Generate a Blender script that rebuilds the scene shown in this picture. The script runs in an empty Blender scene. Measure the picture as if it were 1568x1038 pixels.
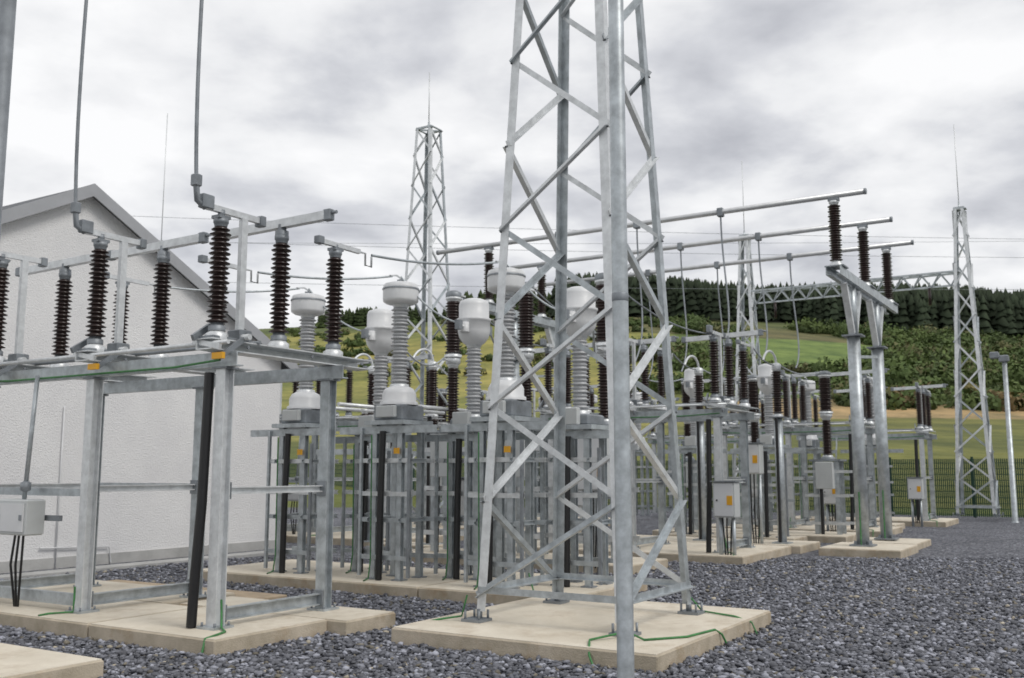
import bpy, math, random
import numpy as np
from mathutils import Vector, Matrix
random.seed(4); rng=np.random.default_rng(7)
scn=bpy.context.scene
ANG=math.radians(58.2); OX,OY=-2.77,9.42
CA,SA=math.cos(ANG),math.sin(ANG)
def W(q,p,z=0.0): return (OX+q*CA-p*SA, OY+q*SA+p*CA, z)

# ------------------------------------------------------------- materials
def mat(name,col,rough=.6,metal=0,var=.15,scale=6,bump=0,bscale=60,spec=.5,col2=None,detail=5,stain=0):
    m=bpy.data.materials.new(name); m.use_nodes=True
    nt=m.node_tree; bs=nt.nodes['Principled BSDF']
    bs.inputs['Roughness'].default_value=rough; bs.inputs['Metallic'].default_value=metal
    bs.inputs['Specular IOR Level'].default_value=spec
    tc=nt.nodes.new('ShaderNodeTexCoord'); n=nt.nodes.new('ShaderNodeTexNoise')
    n.inputs['Scale'].default_value=scale; n.inputs['Detail'].default_value=detail; n.inputs['Roughness'].default_value=.65
    nt.links.new(tc.outputs['Object'],n.inputs['Vector'])
    r=nt.nodes.new('ShaderNodeValToRGB')
    c2=col2 or tuple(min(1,c*(1+var)) for c in col)
    c1=tuple(c*(1-var) for c in col) if col2 is None else col
    r.color_ramp.elements[0].position=.32; r.color_ramp.elements[0].color=(*c1,1)
    r.color_ramp.elements[1].position=.68; r.color_ramp.elements[1].color=(*c2,1)
    nt.links.new(n.outputs['Fac'],r.inputs['Fac']); out=r.outputs['Color']
    if stain:
        n3=nt.nodes.new('ShaderNodeTexNoise'); n3.inputs['Scale'].default_value=2.3; n3.inputs['Detail'].default_value=7; n3.inputs['Roughness'].default_value=.7
        nt.links.new(tc.outputs['Object'],n3.inputs['Vector'])
        r3=nt.nodes.new('ShaderNodeValToRGB'); r3.color_ramp.elements[0].position=.52; r3.color_ramp.elements[1].position=.75
        r3.color_ramp.elements[0].color=(0,0,0,1); r3.color_ramp.elements[1].color=(stain,stain,stain,1)
        nt.links.new(n3.outputs['Fac'],r3.inputs['Fac'])
        mx=nt.nodes.new('ShaderNodeMix'); mx.data_type='RGBA'; nt.links.new(r3.outputs['Color'],mx.inputs[0]); nt.links.new(out,mx.inputs[6]); mx.inputs[7].default_value=(.33,.23,.13,1); out=mx.outputs[2]
    nt.links.new(out,bs.inputs['Base Color'])
    if bump:
        n2=nt.nodes.new('ShaderNodeTexNoise'); n2.inputs['Scale'].default_value=bscale; n2.inputs['Detail'].default_value=4
        nt.links.new(tc.outputs['Object'],n2.inputs['Vector'])
        bp=nt.nodes.new('ShaderNodeBump'); bp.inputs['Strength'].default_value=bump; bp.inputs['Distance'].default_value=.02
        nt.links.new(n2.outputs['Fac'],bp.inputs['Height']); nt.links.new(bp.outputs['Normal'],bs.inputs['Normal'])
    return m
M=dict(
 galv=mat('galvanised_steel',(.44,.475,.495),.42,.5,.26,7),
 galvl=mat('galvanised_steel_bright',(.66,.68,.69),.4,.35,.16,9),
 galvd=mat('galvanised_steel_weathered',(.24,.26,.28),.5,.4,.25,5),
 brown=mat('brown_porcelain',(.026,.013,.011),.3,0,.25,3,spec=.45),
 gshed=mat('grey_porcelain',(.42,.43,.44),.4,0,.1,3),
 white=mat('grey_white_paint',(.66,.67,.68),.4,0,.07,2),
 black=mat('black_conduit',(.012,.012,.013),.4,0,.2,5),
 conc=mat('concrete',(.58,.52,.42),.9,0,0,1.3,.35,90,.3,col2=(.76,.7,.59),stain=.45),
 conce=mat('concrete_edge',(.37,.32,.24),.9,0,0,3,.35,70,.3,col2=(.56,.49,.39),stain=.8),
 green=mat('earth_cable_green',(.05,.2,.06),.5,0,.3,20),
 yellow=mat('yellow_label',(.75,.38,.02),.5,0,.1,8),
 grey=mat('cabinet_grey_paint',(.5,.52,.52),.45,0,.06,3),
 alu=mat('aluminium_tube',(.6,.61,.62),.36,.5,.1,5),
 wall=mat('white_roughcast',(.71,.71,.72),.95,0,0,.7,.9,38,.2,col2=(.8,.8,.8)),
 wallb=mat('wall_base_band',(.45,.45,.44),.9,0,.15,2,.3,40,.2),
 slate=mat('roof_slate',(.06,.065,.075),.6,0,.3,4),
 fascia=mat('grey_fascia',(.36,.37,.39),.5,0,.08,2),
 fence=mat('green_fence_coating',(.012,.05,.03),.5,0,.2,3),
 wood=mat('cover_board',(.42,.33,.23),.85,0,.2,5),
)

# ------------------------------------------------------------- builder
class B:
    def __init__(s): s.v=[];s.f=[];s.m=[];s.s=[];s.used={}
    def mi(s,k):
        if k not in s.used: s.used[k]=len(s.used)
        return s.used[k]
    def add(s,vs,fs,k,sm=False):
        o=len(s.v); s.v.extend([tuple(x) for x in vs]); i=s.mi(k)
        for f in fs: s.f.append(tuple(o+j for j in f)); s.m.append(i); s.s.append(sm)
    def cube(s,x0,x1,y0,y1,z0,z1,k,bev=0):
        if bev:
            b=bev; vs=[]
            for z,e in ((z0,b),(z0+b,0),(z1-b,0),(z1,b)):
                X0,X1,Y0,Y1=x0+e,x1-e,y0+e,y1-e
                c=b*.6
                vs+=[(X0+c,Y0,z),(X1-c,Y0,z),(X1,Y0+c,z),(X1,Y1-c,z),(X1-c,Y1,z),(X0+c,Y1,z),(X0,Y1-c,z),(X0,Y0+c,z)]
            fs=[tuple(range(7,-1,-1)),tuple(range(24,32))]
            for r in range(3):
                for j in range(8): fs.append((r*8+j,r*8+(j+1)%8,(r+1)*8+(j+1)%8,(r+1)*8+j))
            s.add(vs,fs,k); return
        vs=[(x0,y0,z0),(x1,y0,z0),(x1,y1,z0),(x0,y1,z0),(x0,y0,z1),(x1,y0,z1),(x1,y1,z1),(x0,y1,z1)]
        s.add(vs,[(3,2,1,0),(4,5,6,7),(0,1,5,4),(1,2,6,5),(2,3,7,6),(3,0,4,7)],k)
    def prof(s,a,b,pts,k,up=(0,0,1),sm=False,closed=True):
        a=Vector(a);b=Vector(b);d=(b-a).normalized();u=Vector(up)
        if abs(d.dot(u))>.95: u=Vector((0,1,0)) if abs(d.y)<.9 else Vector((1,0,0))
        x=d.cross(u).normalized(); y=x.cross(d).normalized(); n=len(pts)
        vs=[a+x*px+y*py for px,py in pts]+[b+x*px+y*py for px,py in pts]
        fs=[(i,(i+1)%n,n+(i+1)%n,n+i) for i in range(n)]
        s.add(vs,fs,k,sm)
        if closed:
            s.f.append(tuple(len(s.v)-2*n+i for i in range(n-1,-1,-1))); s.m.append(s.mi(k)); s.s.append(False)
            s.f.append(tuple(len(s.v)-n+i for i in range(n))); s.m.append(s.mi(k)); s.s.append(False)
    def bar(s,a,b,w,h,k,up=(0,0,1)):
        s.prof(a,b,[(-w/2,-h/2),(w/2,-h/2),(w/2,h/2),(-w/2,h/2)],k,up)
    def ang(s,a,b,w,k,up=(0,0,1),fx=1,fy=1,t=.009):
        p=[(0,0),(w,0),(w,t),(t,t),(t,w),(0,w)]
        s.prof(a,b,[(x*fx,y*fy) for x,y in p],k,up)
    def chan(s,a,b,w,h,k,up=(0,0,1),fx=1,t=.012):
        p=[(-w/2,-h/2),(w/2,-h/2),(w/2,-h/2+t),(-w/2+t,-h/2+t),(-w/2+t,h/2-t),(w/2,h/2-t),(w/2,h/2),(-w/2,h/2)]
        s.prof(a,b,[(x*fx,y) for x,y in p],k,up)
    def hsec(s,a,b,w,k,up=(1,0,0),t=.012):
        h=w/2;c=t/2
        p=[(-h,-h),(h,-h),(h,-h+t),(c,-h+t),(c,h-t),(h,h-t),(h,h),(-h,h),(-h,h-t),(-c,h-t),(-c,-h+t),(-h,-h+t)]
        s.prof(a,b,p,k,up)
    def tube(s,a,b,r,k,n=12):
        s.prof(a,b,[(r*math.cos(2*math.pi*i/n),r*math.sin(2*math.pi*i/n)) for i in range(n)],k,sm=True)
    def path(s,pts,r,k,n=8):
        pts=[Vector(p) for p in pts]; prev=None; vs=[]
        for i,p in enumerate(pts):
            d=(pts[min(i+1,len(pts)-1)]-pts[max(i-1,0)]).normalized()
            u=prev if prev is not None else (Vector((0,0,1)) if abs(d.z)<.9 else Vector((1,0,0)))
            x=d.cross(u).normalized(); y=x.cross(d).normalized(); prev=y
            for j in range(n):
                t=2*math.pi*j/n; vs.append(p+x*r*math.cos(t)+y*r*math.sin(t))
        fs=[]
        for i in range(len(pts)-1):
            for j in range(n): fs.append((i*n+j,i*n+(j+1)%n,(i+1)*n+(j+1)%n,(i+1)*n+j))
        s.add(vs,fs,k,True)
    def lathe(s,x,y,pr,k,n=16,sm=True):
        vs=[];fs=[]
        for r,z in pr:
            for j in range(n):
                t=2*math.pi*j/n; vs.append((x+r*math.cos(t),y+r*math.sin(t),z))
        for i in range(len(pr)-1):
            for j in range(n): fs.append((i*n+j,i*n+(j+1)%n,(i+1)*n+(j+1)%n,(i+1)*n+j))
        s.add(vs,fs,k,sm)
        o=len(s.v)-len(vs)
        s.f.append(tuple(o+len(vs)-n+j for j in range(n))); s.m.append(s.mi(k)); s.s.append(False)
    def ins(s,x,y,z0,z1,R=.105,core=.055,k='brown',n=16,d=.047,cap='galvl'):
        s.lathe(x,y,[(core*1.5,z0),(core*1.5,z0+.05),(core*1.15,z0+.06),(core*1.1,z0+.09)],cap,n)
        s.lathe(x,y,[(core*1.1,z1-.08),(core*1.2,z1-.05),(core*1.35,z1-.04),(core*1.35,z1)],cap,n)
        a,b=z0+.08,z1-.075; N=max(3,int((b-a)/d)); d=(b-a)/N; pr=[(core,a)]
        for i in range(N):
            rr=R if i%2==0 else R*.86; z=a+i*d
            pr+=[(core,z+.02*d),(rr*.97,z+.22*d),(rr,z+.34*d),(core*1.05,z+.8*d)]
        pr.append((core,b)); s.lathe(x,y,pr,k,n)
    def mesh(s,name):
        me=bpy.data.meshes.new(name); me.from_pydata(s.v,[],s.f)
        for k in s.used: me.materials.append(M[k])
        me.polygons.foreach_set('material_index',s.m); me.polygons.foreach_set('use_smooth',s.s); me.update()
        return me
def put(name,me,q=0,p=0,z=0,rot=0,site=True):
    o=bpy.data.objects.new(name,me); scn.collection.objects.link(o)
    if site: o.location=W(q,p,z); o.rotation_euler=(0,0,ANG+rot)
    else: o.location=(q,p,z); o.rotation_euler=(0,0,rot)
    return o
def sag(a,b,s,n=14):
    a=Vector(a);b=Vector(b)
    return [a.lerp(b,i/n)-Vector((0,0,4*s*(i/n)*(1-i/n))) for i in range(n+1)]
def bez(a,b,c,d,n=14):
    a,b,c,d=map(Vector,(a,b,c,d))
    return [a*(1-t)**3+b*3*t*(1-t)**2+c*3*t*t*(1-t)+d*t**3 for t in [i/n for i in range(n+1)]]

PADS=[]
def pad(q0,q1,p0,p1,h=.15):
    b=B(); q,p=(q0+q1)/2,(p0+p1)/2; a,c=(q1-q0)/2,(p1-p0)/2
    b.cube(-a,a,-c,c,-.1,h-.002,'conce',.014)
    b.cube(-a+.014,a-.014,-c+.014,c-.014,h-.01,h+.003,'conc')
    PADS.append((q0,q1,p0,p1)); return put('concrete_plinth',b.mesh('concrete_plinth'),q,p)

# ------------------------------------------------------------- disconnector
def disconnector(ph=(0.03,1.9,3.75),legs=(0,2.0,4.0),n=16,hw=1.46,det=True,top=2.75):
    b=B(); t=top
    for y in legs:
        for x in (0,hw):
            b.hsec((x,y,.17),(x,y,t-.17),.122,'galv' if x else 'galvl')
            b.cube(x-.12,x+.12,y-.12,y+.12,.152,.175,'galv')
            b.cube(x-.09,x+.09,y-.09,y+.09,t-.17,t-.15,'galvd')
            for sx in (-.085,.085):
                for sy in (-.085,.085): b.tube((x+sx,y+sy,.17),(x+sx,y+sy,.21),.012,'galvd',6)
        b.chan((.065,y,.27),(hw-.065,y,.27),.06,.12,'galv')
        b.chan((.065,y,1.42),(hw-.065,y,1.42),.05,.07,'galvl')
        for x in (.075,hw-.075):
            b.cube(x-.008,x+.008,y-.06,y+.06,1.34,1.5,'galvd'); b.cube(x-.008,x+.008,y-.06,y+.06,.2,.36,'galvd')
    y0,y1=legs[0],legs[-1]
    for i in range(1,len(legs)-1):
        for x in (0,hw):
            b.chan((x,legs[i]+.065,1.38 if x==0 else 1.42),(x,legs[i+1]-.065,1.38 if x==0 else 1.42),.05,.08,'galv')
            if x==0: b.chan((x,legs[i]+.065,.27),(x,legs[i+1]-.065,.27),.06,.12,'galv')
    for x in (-.02,hw+.02):
        b.chan((x,y0-.22,t-.08),(x,y1+.22,t-.08),.09,.14,'galv')
    b.tube((-.2,y0-.25,t+.06),(-.2,y1+.25,t+.06),.022,'galvl',10)
    b.tube((.34,y0-.1,t+.12),(.34,y1+.2,t+.12),.02,'galvd',8)
    b.path([(-.16,y0-.1,t-.1),(-.12,y0+.6,t-.13),(-.12,y1-.6,t-.13),(-.1,y1,t-.1)],.012,'green',6)
    for k,y in enumerate(ph):
        b.chan((-.25,y,t+.055),(hw+.62,y,t+.055),.22,.11,'galvl')
        for x in (.2,1.1,1.9): b.tube((x,y-.111,t+.055),(x,y-.125,t+.055),.018,'galvd',6)
        b.cube(-.23,.1,y-.1,y+.1,t+.112,t+.135,'galvd')
        z0=t+.13
        for i,x in enumerate((-.1,.72,1.55)):
            b.lathe(x,y,[(.11,z0-.02),(.11,z0+.03),(.08,z0+.05),(.07,z0+.09)],'galvl',n)
            b.ins(x,y,z0+.06,z0+1.17,n=n,cap='galvd')
        zt=z0+1.17
        b.cube(-.17,-.03,y-.06,y+.06,zt,zt+.03,'galvd')
        b.bar((-.3,y,zt+.09),(.42,y,zt+.09),.05,.06,'galvl'); b.tube((-.1,y,zt+.02),(-.1,y,zt+.09),.035,'galvd')
        b.cube(.38,.45,y-.05,y+.05,zt+.03,zt+.14,'galvd',.008)
        b.cube(-.36,-.22,y-.04,y+.04,zt+.06,zt+.2,'galvd',.01)
        b.lathe(.72,y,[(.07,zt),(.07,zt+.05),(.045,zt+.06),(.045,zt+.12)],'galvd',n)
        b.chan((.76,y-.58,zt+.15),(.66,y+.84,zt+.1),.08,.09,'galvl')
        b.cube(.72,.8,y-.66,y-.56,zt+.09,zt+.21,'galvd',.01); b.tube((.76,y-.72,zt+.17),(.76,y-.64,zt+.17),.018,'galvd')
        b.cube(.62,.7,y+.82,y+.92,zt+.045,zt+.16,'galvd',.01)
        b.cube(1.48,1.62,y-.06,y+.06,zt,zt+.03,'galvd')
        b.bar((1.28,y,zt+.07),(1.95,y,zt+.07),.05,.05,'galvl'); b.tube((1.55,y,zt+.02),(1.55,y,zt+.07),.03,'galvd')
        b.cube(1.24,1.33,y-.04,y+.04,zt+.03,zt+.12,'galvd',.008)
        b.path([(1.95,y,zt+.07),(2.06,y,zt+.07),(2.06,y,zt-.07),(2.17,y,zt-.07),(2.17,y,zt+.05)],.014,'galvl',6)
        b.bar((.17,y-.02,z0+.02),(.17,y-.02,zt+.06),.075,.05,'galvl',up=(0,1,0))
        b.cube(.1,.26,y-.1,y+.08,z0-.02,z0+.1,'galvd',.01)
        b.bar((-.18,y-.16,z0-.2),(.2,y-.12,z0+.05),.03,.05,'galvd')
        b.bar((-.3,y+.1,z0-.02),(-.05,y+.15,z0+.13),.03,.06,'galvd')
        b.bar((-.26,y-.24,z0-.12),(-.2,y+.2,z0-.03),.03,.05,'galvl')
        b.tube((.14,y-.2,z0+.02),(.14,y+.16,z0+.02),.03,'galvl',10)
        if det: b.cube(-.255,-.215,y-.26,y-.12,t-.1,t-.04,'yellow')
    b.path([(-.06,y0+.15,t-.2),(-.08,y0+.16,1.3),(-.11,y0+.18,.6),(-.12,y0+.19,.16)],.048,'black',12)
    b.path([(-.02,y0-.09,.42),(-.02,y0-.1,.3),(-.05,y0-.14,.17),(-.15,y0-.3,.165),(-.3,y0-.36,.163),(-.44,y0-.37,.15),(-.47,y0-.37,.02)],.011,'green',6)
    b.path([(-.1,legs[1],.42),(-.1,legs[1],.3),(-.12,legs[1]-.02,.17),(-.3,legs[1]+.12,.165),(-.42,legs[1]+.1,.16)],.011,'green',6)
    ym=(legs[1]*.52+legs[2]*.48) if len(legs)>2 else y0+1
    b.cube(-.26,-.04,ym-.28,ym+.28,.92,1.3,'grey',.015); b.cube(-.275,-.262,ym-.24,ym+.24,.96,1.26,'white')
    for yy in (ym-.2,ym+.2): b.cube(-.285,-.276,yy-.02,yy+.02,1.08,1.14,'galvd')
    b.tube((-.15,ym-.05,1.3),(-.15,ym-.15,t-.1),.024,'galv',10); b.lathe(-.15,ym-.06,[(.02,1.38),(.055,1.4),(.055,1.48),(.02,1.5)],'galvd',10)
    for dx in (-.08,0,.07): b.path([(-.15,ym+dx,.92),(-.17,ym+dx*1.3,.6),(-.12,ym+.02+dx*.4,.15)],.013,'black',6)
    b.bar((.0,ym-.5,1.1),(.0,ym+.5,1.1),.04,.06,'galvd')
    return b.mesh('disconnector_switch')

pad(-.45,.98,-.5,1.25); pad(.98,1.75,-.75,1.7); pad(-.45,.9,1.27,5.2); pad(.92,2.0,1.9,5.2)
me_d=disconnector(); put('disconnector_switch',me_d)
b=B()
for i in range(5): b.cube(0,.5,.66*i,.66*i+.65,0,.09,'wood',.008)
put('cable_trench_cover',b.mesh('cable_trench_cover'),2.06,1.6)

def support(b,top=2.3,w=.22):
    for x in (-w,w):
        for y in (-w,w):
            b.hsec((x,y,.17),(x,y,top-.06),.08,'galv'); b.cube(x-.08,x+.08,y-.08,y+.08,.152,.17,'galvd')
    for z in (.45,.95,1.3,1.75):
        for x in (-w-.05,w+.05): b.chan((x,-w-.22,z),(x,w+.22,z),.035,.06,'galvl' if z>1 else 'galv')
    for z in (.95,1.75):
        for y in (-w-.05,w+.05): b.chan((-w-.1,y,z),(w+.1,y,z),.035,.06,'galv')
    b.cube(-w-.12,w+.12,-w-.12,w+.12,top-.06,top,'galv')
    b.chan((-w-.02,-.85,top-.13),(-w-.02,.85,top-.13),.06,.1,'galv')
    b.bar((-w-.07,w+.2,.2),(-w-.07,w+.2,top-.1),.04,.04,'galv'); b.bar((-w-.07,-w-.2,.2),(-w-.07,-w-.2,top-.3),.04,.04,'galvd')
    b.path([(-w-.1,.02,top-.15),(-w-.13,.02,1.2),(-w-.13,.03,.16)],.045,'black',10)
    b.path([(-w-.12,.2,top-.2),(-w-.1,.2,.4),(-w-.14,.2,.17),(-w-.35,.1,.165)],.01,'green',6)
def vt(n=16,lab=True):
    b=B(); support(b,2.3)
    if lab: b.cube(-.32,-.305,-.26,-.17,1.84,1.92,'yellow')
    b.cube(-.25,.25,-.25,.25,2.3,2.52,'galvd',.02); b.cube(-.32,-.25,-.16,.16,2.34,2.5,'grey',.01)
    b.lathe(0,0,[(.27,2.52),(.27,2.56),(.24,2.58),(.24,2.68),(.2,2.75),(.14,2.78)],'white',n)
    b.ins(0,0,2.76,3.98,.135,.09,'gshed',n,.05)
    b.lathe(0,0,[(.13,3.95),(.2,3.96),(.25,3.99),(.255,4.02),(.255,4.19),(.24,4.24),(.16,4.265),(.0,4.27)],'white',n)
    b.lathe(0,0,[(.265,4.16),(.265,4.18)],'galvd',n)
    b.path([(0,0,4.26),(0,0,4.33),(-.1,0,4.36),(-.25,0,4.33)],.014,'galvl',6)
    b.cube(-.05,.05,-.03,.03,4.26,4.31,'galvd')
    return b.mesh('voltage_transformer')
def ct(n=16):
    b=B(); support(b,2.2)
    b.cube(-.24,.24,-.24,.24,2.2,2.34,'galvd',.02); b.cube(-.34,-.24,-.13,.13,2.2,2.42,'grey',.01)
    b.ins(0,0,2.34,3.42,.125,.085,'gshed',n,.05)
    b.lathe(0,0,[(.1,3.38),(.16,3.42),(.215,3.5),(.235,3.58),(.235,3.72),(.25,3.73),(.25,3.76),(.22,3.77),(.22,3.96),(.2,4.02),(.12,4.05),(0,4.06)],'white',n)
    b.tube((-.36,0,3.62),(.36,0,3.62),.032,'galvl'); b.cube(-.42,-.34,-.04,.04,3.57,3.7,'galvd'); b.cube(.34,.42,-.04,.04,3.57,3.7,'galvd')
    b.lathe(-.23,0,[(.07,3.55),(.07,3.69)],'white',10)
    return b.mesh('current_transformer')
me_vt,me_ct,me_vt2=vt(),ct(),vt(12,False)
for p in (3.05,1.27,-.5): put('voltage_transformer',me_vt,4.3,p)
for p in (2.15,.45,-1.25): put('current_transformer',me_ct,4.95,p)
pad(3.62,5.9,-1.75,.38); pad(3.62,5.7,.4,4.6)

def breaker(n=14):
    b=B()
    for y in (-.25,.25):
        for x in (-.2,.2): b.hsec((x,y,.17),(x,y,2.3),.1,'galv')
    for z in (.5,1.3,2.0):
        for x in (-.24,.24): b.chan((x,-.5,z),(x,.5,z),.04,.08,'galvl')
    b.cube(-.32,.32,-.36,.36,2.3,2.36,'galvd'); b.cube(-.42,-.05,-.2,.2,1.5,2.28,'grey',.015)
    b.lathe(0,0,[(.16,2.36),(.16,2.42),(.1,2.45)],'galvd',n)
    b.ins(0,0,2.42,3.6,.13,.08,'brown',n,.05); b.lathe(0,0,[(.09,3.58),(.14,3.6),(.14,3.72),(.09,3.74)],'galvl',n)
    b.bar((-.3,0,3.66),(.1,0,3.66),.08,.03,'galvl')
    b.ins(0,0,3.72,4.86,.165,.11,'brown',n,.052); b.lathe(0,0,[(.14,4.84),(.15,4.88),(.15,4.95),(.08,4.99),(0,5.0)],'galvd',n)
    b.bar((-.1,0,4.93),(.35,0,4.93),.08,.03,'galvl')
    b.path([(-.3,.1,2.2),(-.33,.1,.16)],.04,'black',8)
    return b.mesh('circuit_breaker_pole')
me_cb=breaker()
for p in (.1,1.65,3.25): put('circuit_breaker_pole',me_cb,8.4,p)
pad(7.6,9.1,-.7,4.2)
me_d2=disconnector(ph=(0.0,1.75,3.5),legs=(0,1.75,3.5),n=10,det=False)
pad(10.1,13.0,-1.65,1.0); pad(10.1,12.8,1.02,3.4)
put('disconnector_switch',me_d2,10.7,-1.05)

def post_ins(n=12,h=2.7,l=1.05):
    b=B(); b.tube((0,0,.18),(0,0,h),.09,'galv',14); b.cube(-.17,.17,-.17,.17,.152,.18,'galv'); b.cube(-.15,.15,-.15,.15,h,h+.02,'galvd')
    b.ins(0,0,h+.02,h+l,.12,.07,'brown',n); b.lathe(0,0,[(.1,h+l),(.1,h+l+.06),(.05,h+l+.09)],'galvl',n)
    b.path(bez((0,0,h+l+.05),(0,0,h+l+.35),(-.3,.1,h+l+.45),(-.55,.1,h+l+.1)),.025,'galvl',8)
    b.path([(-.13,0,h),(-.13,0,.16)],.03,'black',8)
    return b.mesh('post_insulator_column')
me_pi=post_ins()
for p in (-1.3,.4,2.1): put('post_insulator_column',me_pi,13.6,p)
pad(13.1,14.6,-1.8,2.7)
for p in (-1.35,.4,2.15): put('circuit_breaker_pole',me_cb,17.3,p).scale=(1,1,.8)
pad(16.4,18.2,-1.9,2.8)
put('disconnector_switch',me_d2,19.3,-1.6); pad(18.9,21.4,-2.2,2.6)
for p in (-1.3,.5,2.3): put('voltage_transformer',me_vt2,22.6,p)
for p in (-.5,1.3): put('current_transformer',me_ct,15.6,p)
pad(15.1,16.2,-1.1,2.0)
pad(22,23.4,-1.9,2.9)
put('disconnector_switch',me_d2,25,-2.2); pad(24.6,27.2,-2.8,2.0)
put('disconnector_switch',me_d2,10.6,6.6); pad(10.1,12.9,6.0,11)
for p in (6.9,8.7,10.5):
    put('circuit_breaker_pole',me_cb,15.6,p).scale=(1,1,.78)
pad(14.9,16.4,6.2,11.2)
for p in (4.6,6.2): put('post_insulator_column',me_pi,9.6,p)
pad(9.2,10.0,4.3,5.9)
put('disconnector_switch',me_d2,19.5,6.4); pad(19,22,5.8,10.8)
for p in (6.6,8.4,10.2): put('voltage_transformer',me_vt2,24,p)
put('disconnector_switch',me_d2,26,3.4)

def cab(h=.62,z0=.8,w=.2):
    b=B(); b.tube((0,-.12,.02),(0,-.12,z0),.035,'galv',8); b.tube((0,.12,.02),(0,.12,z0),.035,'galv',8)
    b.cube(-.14,.14,-w,w,z0,z0+h,'grey',.015); b.cube(-.155,-.142,-w+.03,w-.03,z0+.03,z0+h-.03,'white',0)
    b.cube(-.162,-.1565,-w+.04,-w+.14,z0+.22,z0+.38,'yellow'); b.tube((-.17,.12,z0+.3),(-.155,.12,z0+.3),.015,'black',6)
    b.cube(-.18,.18,-w-.03,w+.03,z0+h,z0+h+.02,'galvd')
    for d in (-.1,0,.08): b.path([(0,d,z0),(-.02,d*.8,.6),(0,d*.5,.12)],.015,'black',6)
    return b.mesh('control_cabinet')
me_c=cab()
for q,p in ((10.35,-1.3),(18.5,-1.1),(24.2,-2.1)): put('control_cabinet',me_c,q,p)
put('control_cabinet',cab(.62,1.55,.17),13.3,-.85); put('control_cabinet',cab(.9,1.3,.32),7.3,-.2)
put('control_cabinet',cab(.6,.9,.3),5.8,.9)

def mast(H,s0,s1,zb=.15,pitch=.92,legw=.085,brw=.05,rod=1.7,plat=True):
    b=B(); z00=zb+.02
    def c(i,z):
        h=(s0+(s1-s0)*(z-z00)/(H-z00))/2
        sx,sy=((-1,1),(1,1),(1,-1),(-1,-1))[i]
        return Vector((sx*h,sy*h,z))
    for i in range(4):
        sx,sy=((-1,1),(1,1),(1,-1),(-1,-1))[i]
        a,d=c(i,z00+.08),c(i,H)
        w=legw;t=.01
        pts=[(0,0),(-sx*w,0),(-sx*w,-sy*t),(-sx*t,-sy*t),(-sx*t,-sy*w),(0,-sy*w)]
        vs=[(a.x+x,a.y+y,a.z) for x,y in pts]+[(d.x+x,d.y+y,d.z) for x,y in pts]
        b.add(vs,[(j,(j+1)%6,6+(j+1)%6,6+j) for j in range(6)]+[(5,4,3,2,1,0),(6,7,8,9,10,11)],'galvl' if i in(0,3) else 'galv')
        b.cube(a.x-.11,a.x+.11,a.y-.11,a.y+.11,zb+.004,zb+.03,'galvd')
        b.tube((a.x-sx*.02,a.y-sy*.02,zb+.03),(a.x-sx*.02,a.y-sy*.02,zb+.12),.03,'galvd',8)
        for ex in (-.08,.08):
            for ey in (-.08,.08): b.tube((a.x+ex,a.y+ey,zb+.02),(a.x+ex,a.y+ey,zb+.11),.012,'galvd',6)
    N=int((H-.4)/pitch); zk=lambda k:min(.38+pitch*k,H-.06)
    for (i,j,par) in ((0,1,1),(3,0,1),(3,2,0),(1,2,1)):
        for k in range(N+1):
            z1,z2=zk(k),zk(k+1)
            if k%2==par: A,C=c(i,z1),c(j,z2)
            else: A,C=c(j,z1),c(i,z2)
            off=(c(i,z1)+c(j,z1)); off.z=0; off=off.normalized()*-.012
            b.ang(A+off,C+off,brw,'galvl' if (k+i)%3 else 'galv',fx=1,t=.007)
            for P in (A,C):
                b.tube(P+off*-1.2,P+off*1.0,.011,'galvd',6)
        for z in ((.42,) if plat else ())+(H-.05,):
            A,C=c(i,z),c(j,z); b.ang(A,C,brw*1.1,'galv')
    b.tube((0,0,H-.3),(0,0,H+.2),.03,'galv',8); b.tube((0,0,H+.2),(0,0,H+rod),.014,'galvl',6)
    b.bar(c(0,H-.04),c(2,H-.04),.05,.04,'galv'); b.bar(c(1,H-.04),c(3,H-.04),.05,.04,'galv')
    return b.mesh('lattice_mast')
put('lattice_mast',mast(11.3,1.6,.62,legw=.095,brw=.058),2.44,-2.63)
pad(.92,3.9,-4.05,-1.35)
b=B()
b.path([(1.55,-3.5,.45),(1.5,-3.55,.2),(1.45,-3.7,.165),(1.8,-3.95,.165),(2.3,-4.02,.165),(2.35,-4.07,.12),(2.4,-4.1,.02)],.01,'green',6)
b.path([(1.55,-3.48,.2),(1.2,-3.3,.165),(1.0,-3.4,.165),(.9,-3.45,.1),(.88,-3.5,.01)],.01,'green',6)
b.path([(3.3,-3.3,.4),(3.35,-3.5,.17),(3.2,-3.9,.165),(3.2,-4.07,.12),(3.2,-4.12,.01)],.01,'green',6)
b.path([(1.6,-1.75,.4),(1.58,-1.7,.2),(1.5,-1.5,.165),(1.45,-1.34,.13),(1.4,-1.3,.02)],.01,'green',6)
b.path([(3.7,-1.2,.4),(3.66,-1.3,.17),(3.62,-1.4,.16),(3.58,-1.42,.02)],.01,'green',6)
put('earth_cable',b.mesh('earth_cable'))
put('lattice_mast',mast(11.3,1.45,.52),15.1,8.9); pad(13.8,16.4,7.6,10.2,.13)
me_m=mast(10.6,1.2,.32,rod=3.0,legw=.1,brw=.06)
put('lattice_mast',me_m,29.5,-3.1); put('lattice_mast',me_m,29.5,4.5)
put('lattice_mast',mast(8.6,1.2,.4,rod=4.8),14,18.9)
b=B()
def ch(i,t): 
    y,z=((-.22,8.35),(.22,8.35),(0,7.9))[i]; return (y,t,z)
for i in range(3): b.ang(ch(i,-3.0),ch(i,4.4),.06,'galv')
n=12
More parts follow.
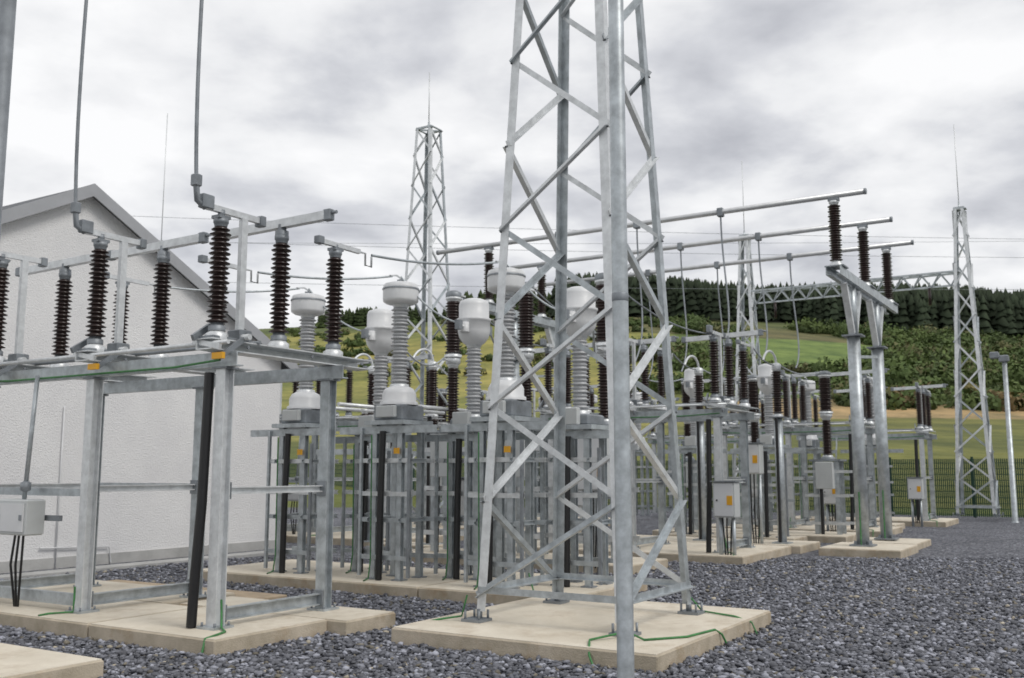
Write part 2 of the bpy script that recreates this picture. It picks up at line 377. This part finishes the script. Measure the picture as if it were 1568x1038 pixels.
for k in range(n):
    t0=-3.0+7.4*k/n; t1=-3.0+7.4*(k+1)/n; tm=(t0+t1)/2
    for i in (0,1): b.ang(ch(i,t0),ch(2,tm),.04,'galv'); b.ang(ch(2,tm),ch(i,t1),.04,'galv')
    b.ang(ch(0,t0),ch(1,t1),.04,'galv')
for t in (-2,.7,3.4): b.tube((0,t,7.9),(0,t,7.3),.05,'brown',8)
put('portal_beam',b.mesh('portal_beam'),29.5,0)

# ------------------------------------------------------------- busbar gantries + tubular bus
BQ=(12.6,15.1,17.6); BZ=6.95
def gantry():
    b=B()
    for x in (13.75,16.0):
        b.tube((x,0,.18),(x,0,4.3),.125,'galv',20); b.cube(x-.22,x+.22,-.22,.22,.152,.185,'galvd')
        for a in range(4):
            an=math.pi/4+a*math.pi/2; b.bar((x+.13*math.cos(an),.13*math.sin(an),.19),(x+.2*math.cos(an),.2*math.sin(an),.2),.012,.12,'galvd')
        b.cube(x-.19,x+.19,-.19,.19,4.3,4.33,'galvd')
        b.tube((x,0,4.33),(x,0,5.35),.09,'galv',14)
        for sx in (-1,1):
            b.bar((x+sx*.1,0,4.36),(x+sx*.62,0,5.3),.12,.1,'galvl')
            b.add([(x+sx*.05,.01,4.4),(x+sx*.55,.01,5.3),(x+sx*.05,.01,5.3),(x+sx*.05,-.01,4.4),(x+sx*.55,-.01,5.3),(x+sx*.05,-.01,5.3)],[(0,1,2),(5,4,3),(0,3,4,1),(1,4,5,2)],'galv')
        b.path([(x-.17,0,1.2),(x-.17,0,.17)],.014,'green',6)
    b.bar((13.85,0,3.9),(15.9,0,4.1),.06,.06,'galv')
    b.chan((12.3,-.1,5.42),(17.9,-.1,5.42),.08,.18,'galv',fx=-1); b.chan((12.3,.1,5.42),(17.9,.1,5.42),.08,.18,'galv')
    for x in BQ:
        b.cube(x-.2,x+.2,-.18,.18,5.51,5.535,'galvd'); b.lathe(x,0,[(.13,5.535),(.13,5.58),(.08,5.6)],'galvl',14)
        b.ins(x,0,5.57,6.84,.125,.07,'brown',14); b.cube(x-.07,x+.07,-.1,.1,6.84,6.9,'galvd')
    return b
mg=gantry().mesh('busbar_support_gantry')
for p in (-2.85,5.2): put('busbar_support_gantry',mg,0,p)
pad(12.9,14.7,-3.7,-2.2); pad(15.1,16.9,-3.6,-2.3,.13); pad(13,17,4.6,5.9)
for x in BQ:
    b=B(); b.tube((0,-3.45,0),(0,6.7,0),.055,'alu',14)
    for y in (-.55,1.35,3.3):
        b.cube(-.07,.07,y-.06,y+.06,-.1,.08,'galvd',.01)
        dz={-.55:2.9,1.35:3.1,3.3:3.0}[y]
        b.path(bez((0,y,-.1),(0,y,-1.4),(-.1,y-.3,-2.4),(-.75,y-.25,-dz),18),.019,'galvd',6)
    for y in (-3.45,6.7): b.tube((0,y-.02,0),(0,y+.02,0),.061,'galvd',14)
    put('tubular_busbar',b.mesh('tubular_busbar'),x,0,BZ)

# ------------------------------------------------------------- conductors
b=B()
zt=4.12
for k,(p1,p2,p3) in enumerate(((.03,-.5,-1.25),(1.9,1.27,.45),(3.75,3.05,2.15))):
    b.path(sag((2.17,p1,zt),(4.1,p2,4.33),.06),.016,'galv',6)
    b.path(sag((4.3,p2,4.36),(4.57,p3,3.66),.12,8),.014,'galv',6)
    b.path(sag((5.35,p3,3.64),(8.1,(.1,1.65,3.25)[k],3.68),.25),.016,'galv',6)
    b.path(sag((8.7,(.1,1.65,3.25)[k],4.92),(10.5,(-1.05,.7,2.45)[k],4.1),.2),.014,'galvd',6)
    b.path(sag((12.9,(-1.05,.7,2.45)[k],4.1),(13.6,(-1.3,.4,2.1)[k],3.8),.1,8),.014,'galvd',6)
    b.path(sag((13.6,(-1.3,.4,2.1)[k],3.85),(17,(-1.35,.4,2.15)[k],3.95),.15),.015,'galv',6)
    pts=bez((-.42,p1,zt+.2),(-.5,p1+.02,zt+1.6),(-.42,p1,zt+4),(-.3,p1-.1,zt+8),24)
    b.path(pts,.019,'galvd',8)
    b.path([(-.42,p1,zt+.2),(-.4,p1,zt+.05),(-.3,p1,zt+.0)],.03,'galvd',8)
    b.cube(-.46,-.38,p1-.04,p1+.04,zt+.18,zt+.3,'galvd',.01)
    b.path(sag((-.3,p1-.1,zt+8),(-45,p1-3,zt+12),1.0),.019,'galvd',6)
put('flexible_conductor',b.mesh('flexible_conductor'))
b=B()
for p in (3.3,4.1,4.9): b.tube((6.2,p,2.75),(9.3,p,2.75),.035,'galvl',10); b.ins(6.9,p,2.0,2.7,.09,.05,n=10); b.ins(9.0,p,2.0,2.7,.09,.05,n=10)
for x in (6.9,9.0):
    b.chan((x,3.0,1.95),(x,5.2,1.95),.08,.1,'galv')
    for p in (3.1,5.1): b.hsec((x,p,.0),(x,p,1.9),.1,'galv')
put('low_level_busbar',b.mesh('low_level_busbar'))
b=B()
for x0,z0,x1,z1,Y in ((-70,20.2,70,17.5,62),(-70,18.6,70,16.6,63),(-70,16.0,70,15.2,66),(-90,21.5,90,22.6,80)):
    b.path(sag((x0,Y,z0),(x1,Y+5,z1),1.0,20),.014,'galvd',5)
put('overhead_line',b.mesh('overhead_line'),0,0,0,0,site=False)

# ------------------------------------------------------------- lighting columns
b=B(); b.lathe(0,0,[(.1,0),(.1,.02),(.068,.03),(.064,.05),(.062,3.2),(.062,5.6),(.045,5.66),(.042,9.0)],'galv',24)
b.cube(-.08,.03,-.05,.05,5.55,5.7,'galvd',.012); b.cube(-.09,.02,-.045,.045,6.1,6.22,'galvd',.012)
b.lathe(0,0,[(.0625,2.9),(.065,2.905),(.065,2.96),(.0625,2.965)],'galvd',24)
b.bar((-.02,0,6.15),(-.09,0,8.8),.05,.05,'galv'); b.cube(-.16,.06,-.3,.3,8.8,9.05,'galvd',.02)
put('lighting_column',b.mesh('lighting_column'),.835,7.45,0,.3,site=False)
b=B(); b.lathe(0,0,[(.1,0),(.07,.05),(.055,8.0)],'galvd',20); b.cube(-.2,.2,-.3,.3,8,8.2,'galvd',.02)
put('lighting_column',b.mesh('lighting_column'),-3.84,7.05,0,0,site=False)
b=B(); b.lathe(0,0,[(.12,0),(.09,.05),(.07,5.15)],'galv',14); b.cube(-.12,.12,-.14,.16,5.12,5.34,'galvd',.03); b.cube(-.14,.14,.14,.42,5.24,5.46,'galvd',.03)
put('lighting_column',b.mesh('lighting_column'),28.7,-4.25)
pad(-3.1,-1.5,-.45,3.5)

# ------------------------------------------------------------- building
root=bpy.data.objects.new('white_gable_building',None); scn.collection.objects.link(root); root.location=W(0,0,0); root.rotation_euler=(0,0,ANG)
def child(name,b): 
    o=bpy.data.objects.new(name,b.mesh(name)); scn.collection.objects.link(o); o.parent=root
AP,ZR,SL,HWD=3.8,6.5,.53,5.0; p0,p1=7.95,22
b=B(); x0,x1=AP-HWD+.15,AP+HWD-.15; ze=ZR-SL*(HWD-.15)
vs=[(x0,p0,-.1),(x1,p0,-.1),(x1,p0,ze),(AP,p0,ZR),(x0,p0,ze)]; vs+=[(x,p1,z) for x,_,z in vs]
b.add(vs,[(0,1,2,3,4),(9,8,7,6,5),(1,6,7,2),(0,4,9,5),(0,5,6,1)],'wall'); child('walls',b)
b=B(); b.cube(x0-.02,x1+.02,p0-.025,p1,-.1,.18,'wallb'); child('base_band',b)
b=B()
for sx in (-1,1):
    xe=AP+sx*(HWD+.12); zz=ZR-SL*(HWD+.12)
    v=[(AP,p0-.18,ZR+.12),(xe,p0-.18,zz+.12),(xe,p1+.2,zz+.12),(AP,p1+.2,ZR+.12)]
    v+=[(x,y,z-.09) for x,y,z in v]
    b.add(v,[(0,1,2,3),(7,6,5,4),(0,4,5,1),(1,5,6,2),(2,6,7,3)],'slate')
child('roof',b)
b=B()
for sx in (-1,1):
    xe=AP+sx*(HWD+.13); zz=ZR-SL*(HWD+.13)
    v=[(AP,p0-.21,ZR+.13),(xe,p0-.21,zz+.13),(xe,p0-.21,zz-.1),(AP,p0-.21,ZR-.1)]
    v+=[(x,y+.025,z) for x,y,z in v]
    b.add(v,[(0,1,2,3),(7,6,5,4),(0,4,5,1),(1,5,6,2),(2,6,7,3)],'fascia')
    v=[(AP,p0-.18,ZR+.02),(xe,p0-.18,zz+.02),(xe,p0,zz+.02),(AP,p0,ZR+.02)]
    b.add(v,[(0,1,2,3)],'white')
    b.tube((xe+sx*.06,p0-.2,zz+.02),(xe+sx*.06,p1,zz+.02),.06,'fascia',10)
child('verge_and_gutter',b)
b=B(); b.tube((x1+.06,p0+.2,.0),(x1+.06,p0+.2,ze-.1),.04,'white',10)
b.tube((3.6,p0-.03,0),(3.6,p0-.03,2.7),.014,'white',8); b.cube(6.5,6.54,p0-.05,p0-.005,.3,1.0,'wood'); b.path([(3.3,p0-.04,.35),(4.6,p0-.05,.3),(4.65,p0-.05,.02)],.015,'white',6)
child('pipes',b)
b=B(); b.cube(-2,8.9,-.35,0,-.05,.06,'wallb',.01); put('concrete_kerb',b.mesh('concrete_kerb'),0,7.2)

# ------------------------------------------------------------- mesh fence
b=B()
def quadbar(y0,y1,z0,z1,x=0): b.add([(x,y0,z0),(x,y1,z0),(x,y1,z1),(x,y0,z1)],[(0,1,2,3)],'fence')
y=-22.0
while y<46:
    quadbar(y-.02,y+.02,.03,2.05); y+=.065
for z in np.arange(.1,2.05,.2): b.cube(.004,.014,-22,46,z-.012,z+.012,'fence')
for y in np.arange(-22,46,2.75): b.cube(.02,.09,y-.04,y+.04,0,2.12,'fence')
put('mesh_fence',b.mesh('mesh_fence'),31.6,0)

# ------------------------------------------------------------- ground
def shader_ground(name,kind):
    m=bpy.data.materials.new(name); m.use_nodes=True; nt=m.node_tree; bs=nt.nodes['Principled BSDF']; L=nt.links.new
    bs.inputs['Roughness'].default_value=.85; bs.inputs['Specular IOR Level'].default_value=.3
    tc=nt.nodes.new('ShaderNodeTexCoord')
    if kind=='gravel':
        v=nt.nodes.new('ShaderNodeTexVoronoi'); v.inputs['Scale'].default_value=24; L(tc.outputs['Object'],v.inputs['Vector'])
        sp=nt.nodes.new('ShaderNodeSeparateColor'); L(v.outputs['Color'],sp.inputs[0])
        r=nt.nodes.new('ShaderNodeValToRGB'); e=r.color_ramp.elements
        e[0].position=0;e[0].color=(.08,.085,.10,1); e[1].position=1;e[1].color=(.40,.41,.45,1)
        x=e.new(.6);x.color=(.165,.17,.2,1)
        L(sp.outputs[0],r.inputs['Fac'])
        mx=nt.nodes.new('ShaderNodeMix'); mx.data_type='RGBA'; mx.blend_type='MULTIPLY'; mx.inputs[0].default_value=1
        r2=nt.nodes.new('ShaderNodeValToRGB'); r2.color_ramp.elements[0].color=(1,1,1,1); r2.color_ramp.elements[1].color=(.4,.4,.4,1); r2.color_ramp.elements[0].position=.35;r2.color_ramp.elements[1].position=.8
        L(v.outputs['Distance'],r2.inputs['Fac']); L(r.outputs['Color'],mx.inputs[6]); L(r2.outputs['Color'],mx.inputs[7])
        n=nt.nodes.new('ShaderNodeTexNoise'); n.inputs['Scale'].default_value=.5; n.inputs['Detail'].default_value=6; L(tc.outputs['Object'],n.inputs['Vector'])
        r4=nt.nodes.new('ShaderNodeValToRGB'); r4.color_ramp.elements[0].position=.35;r4.color_ramp.elements[0].color=(.82,.82,.82,1); r4.color_ramp.elements[1].position=.65;r4.color_ramp.elements[1].color=(1.12,1.12,1.1,1); L(n.outputs['Fac'],r4.inputs['Fac'])
        mx2=nt.nodes.new('ShaderNodeMix'); mx2.data_type='RGBA'; mx2.blend_type='MULTIPLY'; mx2.inputs[0].default_value=1; L(mx.outputs[2],mx2.inputs[6]); L(r4.outputs['Color'],mx2.inputs[7])
        L(mx2.outputs[2],bs.inputs['Base Color'])
        bp=nt.nodes.new('ShaderNodeBump'); bp.invert=True; bp.inputs['Distance'].default_value=.025; L(v.outputs['Distance'],bp.inputs['Height']); L(bp.outputs['Normal'],bs.inputs['Normal'])
    elif kind=='attr':
        a=nt.nodes.new('ShaderNodeAttribute'); a.attribute_name='col'
        n=nt.nodes.new('ShaderNodeTexNoise'); n.inputs['Scale'].default_value=.12; n.inputs['Detail'].default_value=8; n.inputs['Roughness'].default_value=.7; L(tc.outputs['Object'],n.inputs['Vector'])
        r=nt.nodes.new('ShaderNodeValToRGB'); r.color_ramp.elements[0].position=.35;r.color_ramp.elements[0].color=(.5,.56,.5,1); r.color_ramp.elements[1].position=.65;r.color_ramp.elements[1].color=(1.3,1.2,1.1,1)
        L(n.outputs['Fac'],r.inputs['Fac'])
        mx=nt.nodes.new('ShaderNodeMix'); mx.data_type='RGBA'; mx.blend_type='MULTIPLY'; mx.inputs[0].default_value=1
        L(a.outputs['Color'],mx.inputs[6]); L(r.outputs['Color'],mx.inputs[7]); L(mx.outputs[2],bs.inputs['Base Color'])
        bp=nt.nodes.new('ShaderNodeBump'); bp.inputs['Distance'].default_value=.6; bp.inputs['Strength'].default_value=.5
        n2=nt.nodes.new('ShaderNodeTexNoise'); n2.inputs['Scale'].default_value=.8; n2.inputs['Detail'].default_value=5; L(tc.outputs['Object'],n2.inputs['Vector'])
        L(n2.outputs['Fac'],bp.inputs['Height']); L(bp.outputs['Normal'],bs.inputs['Normal'])
    return m
def attr_mat(name,rough=.8,spec=.3):
    m=bpy.data.materials.new(name); m.use_nodes=True; nt=m.node_tree; bs=nt.nodes['Principled BSDF']
    a=nt.nodes.new('ShaderNodeAttribute'); a.attribute_name='col'; nt.links.new(a.outputs['Color'],bs.inputs['Base Color'])
    bs.inputs['Roughness'].default_value=rough; bs.inputs['Specular IOR Level'].default_value=spec
    return m
def npmesh(name,V,F,col=None,mt=None,smooth=False):
    k=F.shape[1]; me=bpy.data.meshes.new(name); me.vertices.add(len(V)); me.vertices.foreach_set('co',V.astype(np.float32).ravel())
    me.loops.add(F.size); me.loops.foreach_set('vertex_index',F.astype(np.int32).ravel())
    me.polygons.add(len(F)); me.polygons.foreach_set('loop_start',np.arange(0,F.size,k,dtype=np.int32)); me.polygons.foreach_set('loop_total',np.full(len(F),k,dtype=np.int32))
    me.update(calc_edges=True)
    if smooth: me.polygons.foreach_set('use_smooth',np.ones(len(F),bool))
    if col is not None:
        a=me.color_attributes.new('col','FLOAT_COLOR','POINT'); c=np.ones((len(V),4),np.float32); c[:,:3]=col; a.data.foreach_set('color',c.ravel())
    if mt: me.materials.append(mt)
    o=bpy.data.objects.new(name,me); scn.collection.objects.link(o); return o
mgrass=mat('grass',(.09,.12,.025),.9,0,0,.3,0,1,.2,col2=(.15,.17,.045))
V=np.array([(-1500,-400,-.03),(1500,-400,-.03),(1500,2500,-.03),(-1500,2500,-.03)],float)
npmesh('ground',V,np.array([[0,1,2,3]]),None,mgrass)
g=[W(-30,-40),W(33,-40),W(33,48),W(-30,48)]
npmesh('gravel_yard',np.array(g),np.array([[0,1,2,3]]),None,shader_ground('gravel','gravel'))

ico=[]; t=(1+5**.5)/2
for a,bb in ((-1,t),(1,t),(-1,-t),(1,-t)): ico.append((a,bb,0))
for a,bb in ((-1,t),(1,t),(-1,-t),(1,-t)): ico.append((0,a,bb))
for a,bb in ((-1,t),(1,t),(-1,-t),(1,-t)): ico.append((bb,0,a))
ico=np.array(ico)/math.sqrt(1+t*t)
icf=np.array([(0,11,5),(0,5,1),(0,1,7),(0,7,10),(0,10,11),(1,5,9),(5,11,4),(11,10,2),(10,7,6),(7,1,8),(3,9,4),(3,4,2),(3,2,6),(3,6,8),(3,8,9),(4,9,5),(2,4,11),(6,2,10),(8,6,7),(9,8,1)])
N=110000
Y=6.3+(18.5-6.3)*rng.random(N)**1.1; X=(rng.random(N)*2-1)*(.6*Y+.4)
q=(X-OX)*CA+(Y-OY)*SA; p=-(X-OX)*SA+(Y-OY)*CA
keep=p<6.8
for a0,a1,b0,b1 in PADS+[(2.06,2.56,1.6,4.9)]: 
    keep&=~((q>a0-.01)&(q<a1+.01)&(p>b0-.01)&(p<b1+.01))
X,Y=X[keep],Y[keep]; N=len(X)
sz=rng.uniform(.014,.031,N)
S=np.stack([sz*rng.uniform(.8,1.6,N),sz*rng.uniform(.5,1.1,N),sz*rng.uniform(.3,.8,N)],1)
Vv=ico[None]*(1+rng.uniform(-.32,.32,(N,12,1)))*S[:,None,:]
th=rng.uniform(0,2*math.pi,N); ti=rng.uniform(-.8,.8,N)
c,s=np.cos(ti)[:,None],np.sin(ti)[:,None]; y_,z_=Vv[...,1]*c-Vv[...,2]*s,Vv[...,1]*s+Vv[...,2]*c
c,s=np.cos(th)[:,None],np.sin(th)[:,None]; x_,y2=Vv[...,0]*c-y_*s,Vv[...,0]*s+y_*c
Vv=np.stack([x_+X[:,None],y2+Y[:,None],z_+(sz*rng.uniform(.0,1.1,N))[:,None]],-1).reshape(-1,3)
Ff=(icf[None]+12*np.arange(N)[:,None,None]).reshape(-1,3)
v=rng.random(N); base=np.where(v<.75,.08+.12*rng.random(N),.18+.27*rng.random(N))
col=np.stack([base*.95,base*.98,base*1.12],1)
tan=rng.random(N)<.05; col[tan]=np.stack([base[tan]*1.2,base[tan]*1.08,base[tan]*.85],1)
npmesh('gravel_stones',Vv,Ff,np.repeat(col,12,0),attr_mat('crushed_stone',.65,.4))

# ------------------------------------------------------------- hill terrain
def smooth_noise(x,y,seed,sc):
    r=np.random.default_rng(seed); out=0
    for k in range(6):
        a=r.uniform(0,2*math.pi); f=sc*r.uniform(.5,2.2); out=out+np.sin((x*math.cos(a)+y*math.sin(a))*f+r.uniform(0,6.28))
    return out/3
KY=[30,44,60,120,200,300,380,450,600,900,1500]; KZ=[-.6,-.1,2.6,8.2,20.5,44,62,68,63,45,30]
def hz(x,y):
    z=np.interp(y,KY,KZ); az=x/np.maximum(y,1)
    f=np.interp(az,[-.8,-.28,-.12,0,.12,.3,.45,.6,1.0],[.9,.88,.93,.99,1.05,1.06,1.02,.97,.95])
    return np.where(z>0,z*f,z)+smooth_noise(x,y,3,.02)*np.clip((y-60)/150,0,1)*2.2
xs=np.arange(-900,1000,5.0); ys=np.concatenate([np.arange(38,200,3),np.arange(200,480,4),np.arange(480,1500,25)])
XX,YY=np.meshgrid(xs,ys); ZZ=hz(XX,YY); az=XX/YY
nz=smooth_noise(XX,YY,11,.05); nz2=smooth_noise(XX,YY,12,.015)
C=np.zeros(XX.shape+(3,))
green=np.array((.11,.14,.035)); yel=np.array((.2,.185,.055)); tanc=np.array((.38,.28,.15)); dark=np.array((.10,.13,.045)); fld=np.array((.15,.22,.06)); hea=np.array((.14,.115,.06)); ffl=np.array((.024,.03,.017))
m=np.clip(.45+.5*nz,0,1)[...,None]; C[:]=green*(1-m*.6)+yel*m*.6
mk=(YY>85)&(YY<330)&(az<.17+.03*nz2); mm=np.clip(.6+.5*nz+.2*nz2,0,1)[...,None]; Z2=yel*1.5*mm+green*1.35*(1-mm); C[mk]=Z2[mk]
mk=(YY+8*nz2>110)&(YY+8*nz2<144)&(az>.2); tm=np.clip(.75+.4*nz,0,1)[...,None]; C[mk]=(tanc*tm+yel*(1-tm))[mk]
mk=(YY+8*nz>148)&(az>.16+.03*nz); dm=np.clip(.5+.6*nz,0,1)[...,None]; C[mk]=(dark*1.2*(1-dm)+fld*.9*dm)[mk]
mk=(YY+6*nz>205)&(YY+6*nz<275)&(az+.01*nz>.235)&(az+.01*nz2<.36); C[mk]=fld
mk=(YY+10*nz>268)&(YY<340)&(az>.12); C[mk]=(hea*(.5+.3*nz[...,None])+dark*(.6-.3*nz[...,None]))[mk]
mk=(YY+5*nz>322)&(az>.03); C[mk]=ffl
mk=(YY>350)&(az<=.03); C[mk]=dark
ny,nx=XX.shape; idx=np.arange(ny*nx).reshape(ny,nx)
F=np.stack([idx[:-1,:-1],idx[:-1,1:],idx[1:,1:],idx[1:,:-1]],-1).reshape(-1,4)
npmesh('hill',np.stack([XX,YY,ZZ],-1).reshape(-1,3),F,C.reshape(-1,3),shader_ground('hill_grass','attr'),True)

VS=[];FS=[];CS=[];off=0
def conifer(x,y,h,tint,wd=1):
    global off
    z=float(hz(np.array(x),np.array(y)))-.3; r0=h*random.uniform(.16,.22)*wd; T=5
    for t_ in range(T):
        zb=z+h*(.08+.17*t_); zt_=z+h*min(1,(.42+.15*t_)); r=r0*(1-t_*.15); n=9; ph=random.random()*6
        vs=[(x+r*random.uniform(.6,1.15)*math.cos(ph+6.283*i/n),y+r*random.uniform(.6,1.15)*math.sin(ph+6.283*i/n),zb+random.uniform(-.04,.05)*h) for i in range(n)]+[(x+random.uniform(-.1,.1),y,zt_)]
        VS.extend(vs); FS.extend([(off+i,off+(i+1)%n,off+n) for i in range(n)])
        for i in range(n): k=random.uniform(.6,1.3); CS.append((tint[0]*k,tint[1]*k,tint[2]*k))
        CS.append((tint[0]*1.6,tint[1]*1.5,tint[2]*1.5)); off+=n+1
cnt=0
while cnt<3600:
    y=random.uniform(318,430); a=random.uniform(.045,.85); x=a*y
    if y<334+12*math.sin(x*.03)-9*math.sin(x*.011+1): 
        if random.random()<.85: continue
    k=random.choice([.75,1,1,1.35]); hh_=12.8+1.4*math.sin(x*.05)+random.uniform(-2,2)
    conifer(x,y,hh_,(.026*k,.036*k,.022*k),1.15); cnt+=1
for i in range(300):
    a=random.choice([random.uniform(-.2,-.14),random.uniform(-.05,.05),random.uniform(-.13,.04)]); y=random.uniform(365,420); conifer(a*y,y,random.uniform(6,12) if a>-.06 else random.uniform(5,8),(.035,.05,.02),1.5)
npmesh('conifer_forest',np.array(VS),np.array(FS),np.array(CS),attr_mat('conifer_needles',.9,.1))

def leaves(name,cent,leaf,per):
    Vs=[];Cs=[]
    for (x,y,z,rx,rz,cc) in cent:
        n=int(per*(rx/2.5)**1.6); d=rng.normal(size=(n,3)); d[:,2]=np.abs(d[:,2])*.9-.25; d/=np.linalg.norm(d,axis=1)[:,None]; rr=rng.random(n)**.3
        lob=1+.25*np.sin(d[:,0]*5+x)+.2*np.sin(d[:,1]*6+y)
        P=d*(rr*lob)[:,None]*np.array((rx,rx,rz))+np.array((x,y,z+rz*.15))
        u=rng.normal(size=(n,3)); u/=np.linalg.norm(u,axis=1)[:,None]; w=np.cross(u,d); w/=np.linalg.norm(w,axis=1)[:,None]+1e-6
        s_=leaf*rng.uniform(.6,1.4,n)[:,None]
        Vs.append(np.stack([P-u*s_-w*s_*.6,P+u*s_-w*s_*.6,P+u*s_+w*s_*.6,P-u*s_+w*s_*.6],1).reshape(-1,3))
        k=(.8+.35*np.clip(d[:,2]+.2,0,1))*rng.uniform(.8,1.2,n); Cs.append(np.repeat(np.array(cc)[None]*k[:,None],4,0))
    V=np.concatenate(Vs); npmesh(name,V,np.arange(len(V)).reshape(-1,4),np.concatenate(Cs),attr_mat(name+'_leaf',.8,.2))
cent=[]
def hh(x,y): return float(hz(np.array(x),np.array(y)))
pal=[(.085,.12,.04),(.075,.11,.037),(.10,.135,.045),(.12,.12,.055),(.08,.115,.04),(.065,.09,.034)]
i=0
while i<620:
    y=random.uniform(152,300); a=random.uniform(.13,.8); x=a*y
    if 200<y<280 and .23<a<.365: continue
    if a<.33 and y<190 and random.random()<.8: continue
    if smooth_noise(np.array(x),np.array(y),21,.09)<-.05-(.25 if a>.4 else 0) : continue
    r=random.choice([random.uniform(1.2,3),random.uniform(2.5,5.5)])*(1.15 if a>.36 else 1)
    cent.append((x,y,hh(x,y),r,r*.65,random.choice(pal))); i+=1
for i in range(120):
    y=random.uniform(132,160); a=random.uniform(.34,.6) ; x=a*y; r=random.uniform(1.2,2.6)
    cent.append((x,y,hh(x,y),r,r*.8,random.choice(pal+[(.15,.13,.05),(.16,.12,.06)])))
for i in range(170):
    y=random.uniform(200,370); a=random.uniform(-.3,.13); x=a*y; r=random.uniform(1,2.8)
    cent.append((x,y,hh(x,y),r,r*.7,random.choice(pal)))
leaves('hillside_shrubs',cent,.36,170)

# ------------------------------------------------------------- world
w=bpy.data.worlds.new("World"); scn.world=w; w.use_nodes=True; nt=w.node_tree; L=nt.links.new
bg=nt.nodes['Background']; sky=nt.nodes.new('ShaderNodeTexSky'); sky.sky_type='NISHITA'; sky.sun_disc=False
SE,AZ=math.radians(48),math.radians(125)
sky.sun_elevation=SE; sky.sun_rotation=AZ
tc=nt.nodes.new('ShaderNodeTexCoord'); sp=nt.nodes.new('ShaderNodeSeparateXYZ'); L(tc.outputs['Generated'],sp.inputs[0])
def mth(op,a,b_=None):
    n=nt.nodes.new('ShaderNodeMath'); n.operation=op
    for i,vv in enumerate((a,b_)):
        if vv is None: continue
        if isinstance(vv,(int,float)): n.inputs[i].default_value=vv
        else: L(vv,n.inputs[i])
    return n.outputs[0]
zc=mth('ADD',mth('MAXIMUM',sp.outputs[2],0.0),.2)
cb=nt.nodes.new('ShaderNodeCombineXYZ'); L(mth('DIVIDE',sp.outputs[0],zc),cb.inputs[0]); L(mth('DIVIDE',sp.outputs[1],zc),cb.inputs[1])
n1=nt.nodes.new('ShaderNodeTexNoise'); n1.inputs['Scale'].default_value=2.1; n1.inputs['Detail'].default_value=9; n1.inputs['Roughness'].default_value=.52; n1.inputs['Distortion'].default_value=.1
L(cb.outputs[0],n1.inputs['Vector'])
# thicker cloud deck towards +x (right), thinner to the left
fac=mth('SUBTRACT',n1.outputs['Fac'],mth('MULTIPLY',sp.outputs[0],.07))
r=nt.nodes.new('ShaderNodeValToRGB'); e=r.color_ramp.elements
e[0].position=.34; e[0].color=(.50,.51,.55,1); e[1].position=.62; e[1].color=(.98,.98,.985,1); x=e.new(.44); x.color=(.67,.68,.715,1); x=e.new(.52); x.color=(.85,.855,.87,1)
L(fac,r.inputs['Fac'])
sc=nt.nodes.new('ShaderNodeMix'); sc.data_type='RGBA'; sc.blend_type='MIX'; sc.inputs[0].default_value=.95
cl=nt.nodes.new('ShaderNodeVectorMath'); cl.operation='SCALE'; cl.inputs[3].default_value=10.4; L(r.outputs['Color'],cl.inputs[0])
L(sky.outputs[0],sc.inputs[6]); L(cl.outputs[0],sc.inputs[7]); L(sc.outputs[2],bg.inputs['Color']); bg.inputs['Strength'].default_value=.1
sd=bpy.data.lights.new('sun','SUN'); sd.energy=1.45; sd.angle=math.radians(22); sd.color=(1,.96,.9)
so=bpy.data.objects.new('sun',sd); scn.collection.objects.link(so)
d=Vector((math.sin(AZ)*math.cos(SE),math.cos(AZ)*math.cos(SE),math.sin(SE))); so.rotation_euler=d.to_track_quat('Z','Y').to_euler()

cam=bpy.data.cameras.new('camera'); co=bpy.data.objects.new('camera',cam); scn.collection.objects.link(co)
co.location=(0,0,1.6); co.rotation_euler=(math.radians(90)+math.atan((722-519)/1500),0,0)
cam.sensor_width=36; cam.lens=1500/1568*36; cam.clip_end=5000; cam.clip_start=.05
cam.dof.use_dof=True; cam.dof.focus_distance=3.6; cam.dof.aperture_fstop=7.0
scn.camera=co
scn.view_settings.view_transform='Standard'; scn.view_settings.look='None'; scn.view_settings.exposure=0
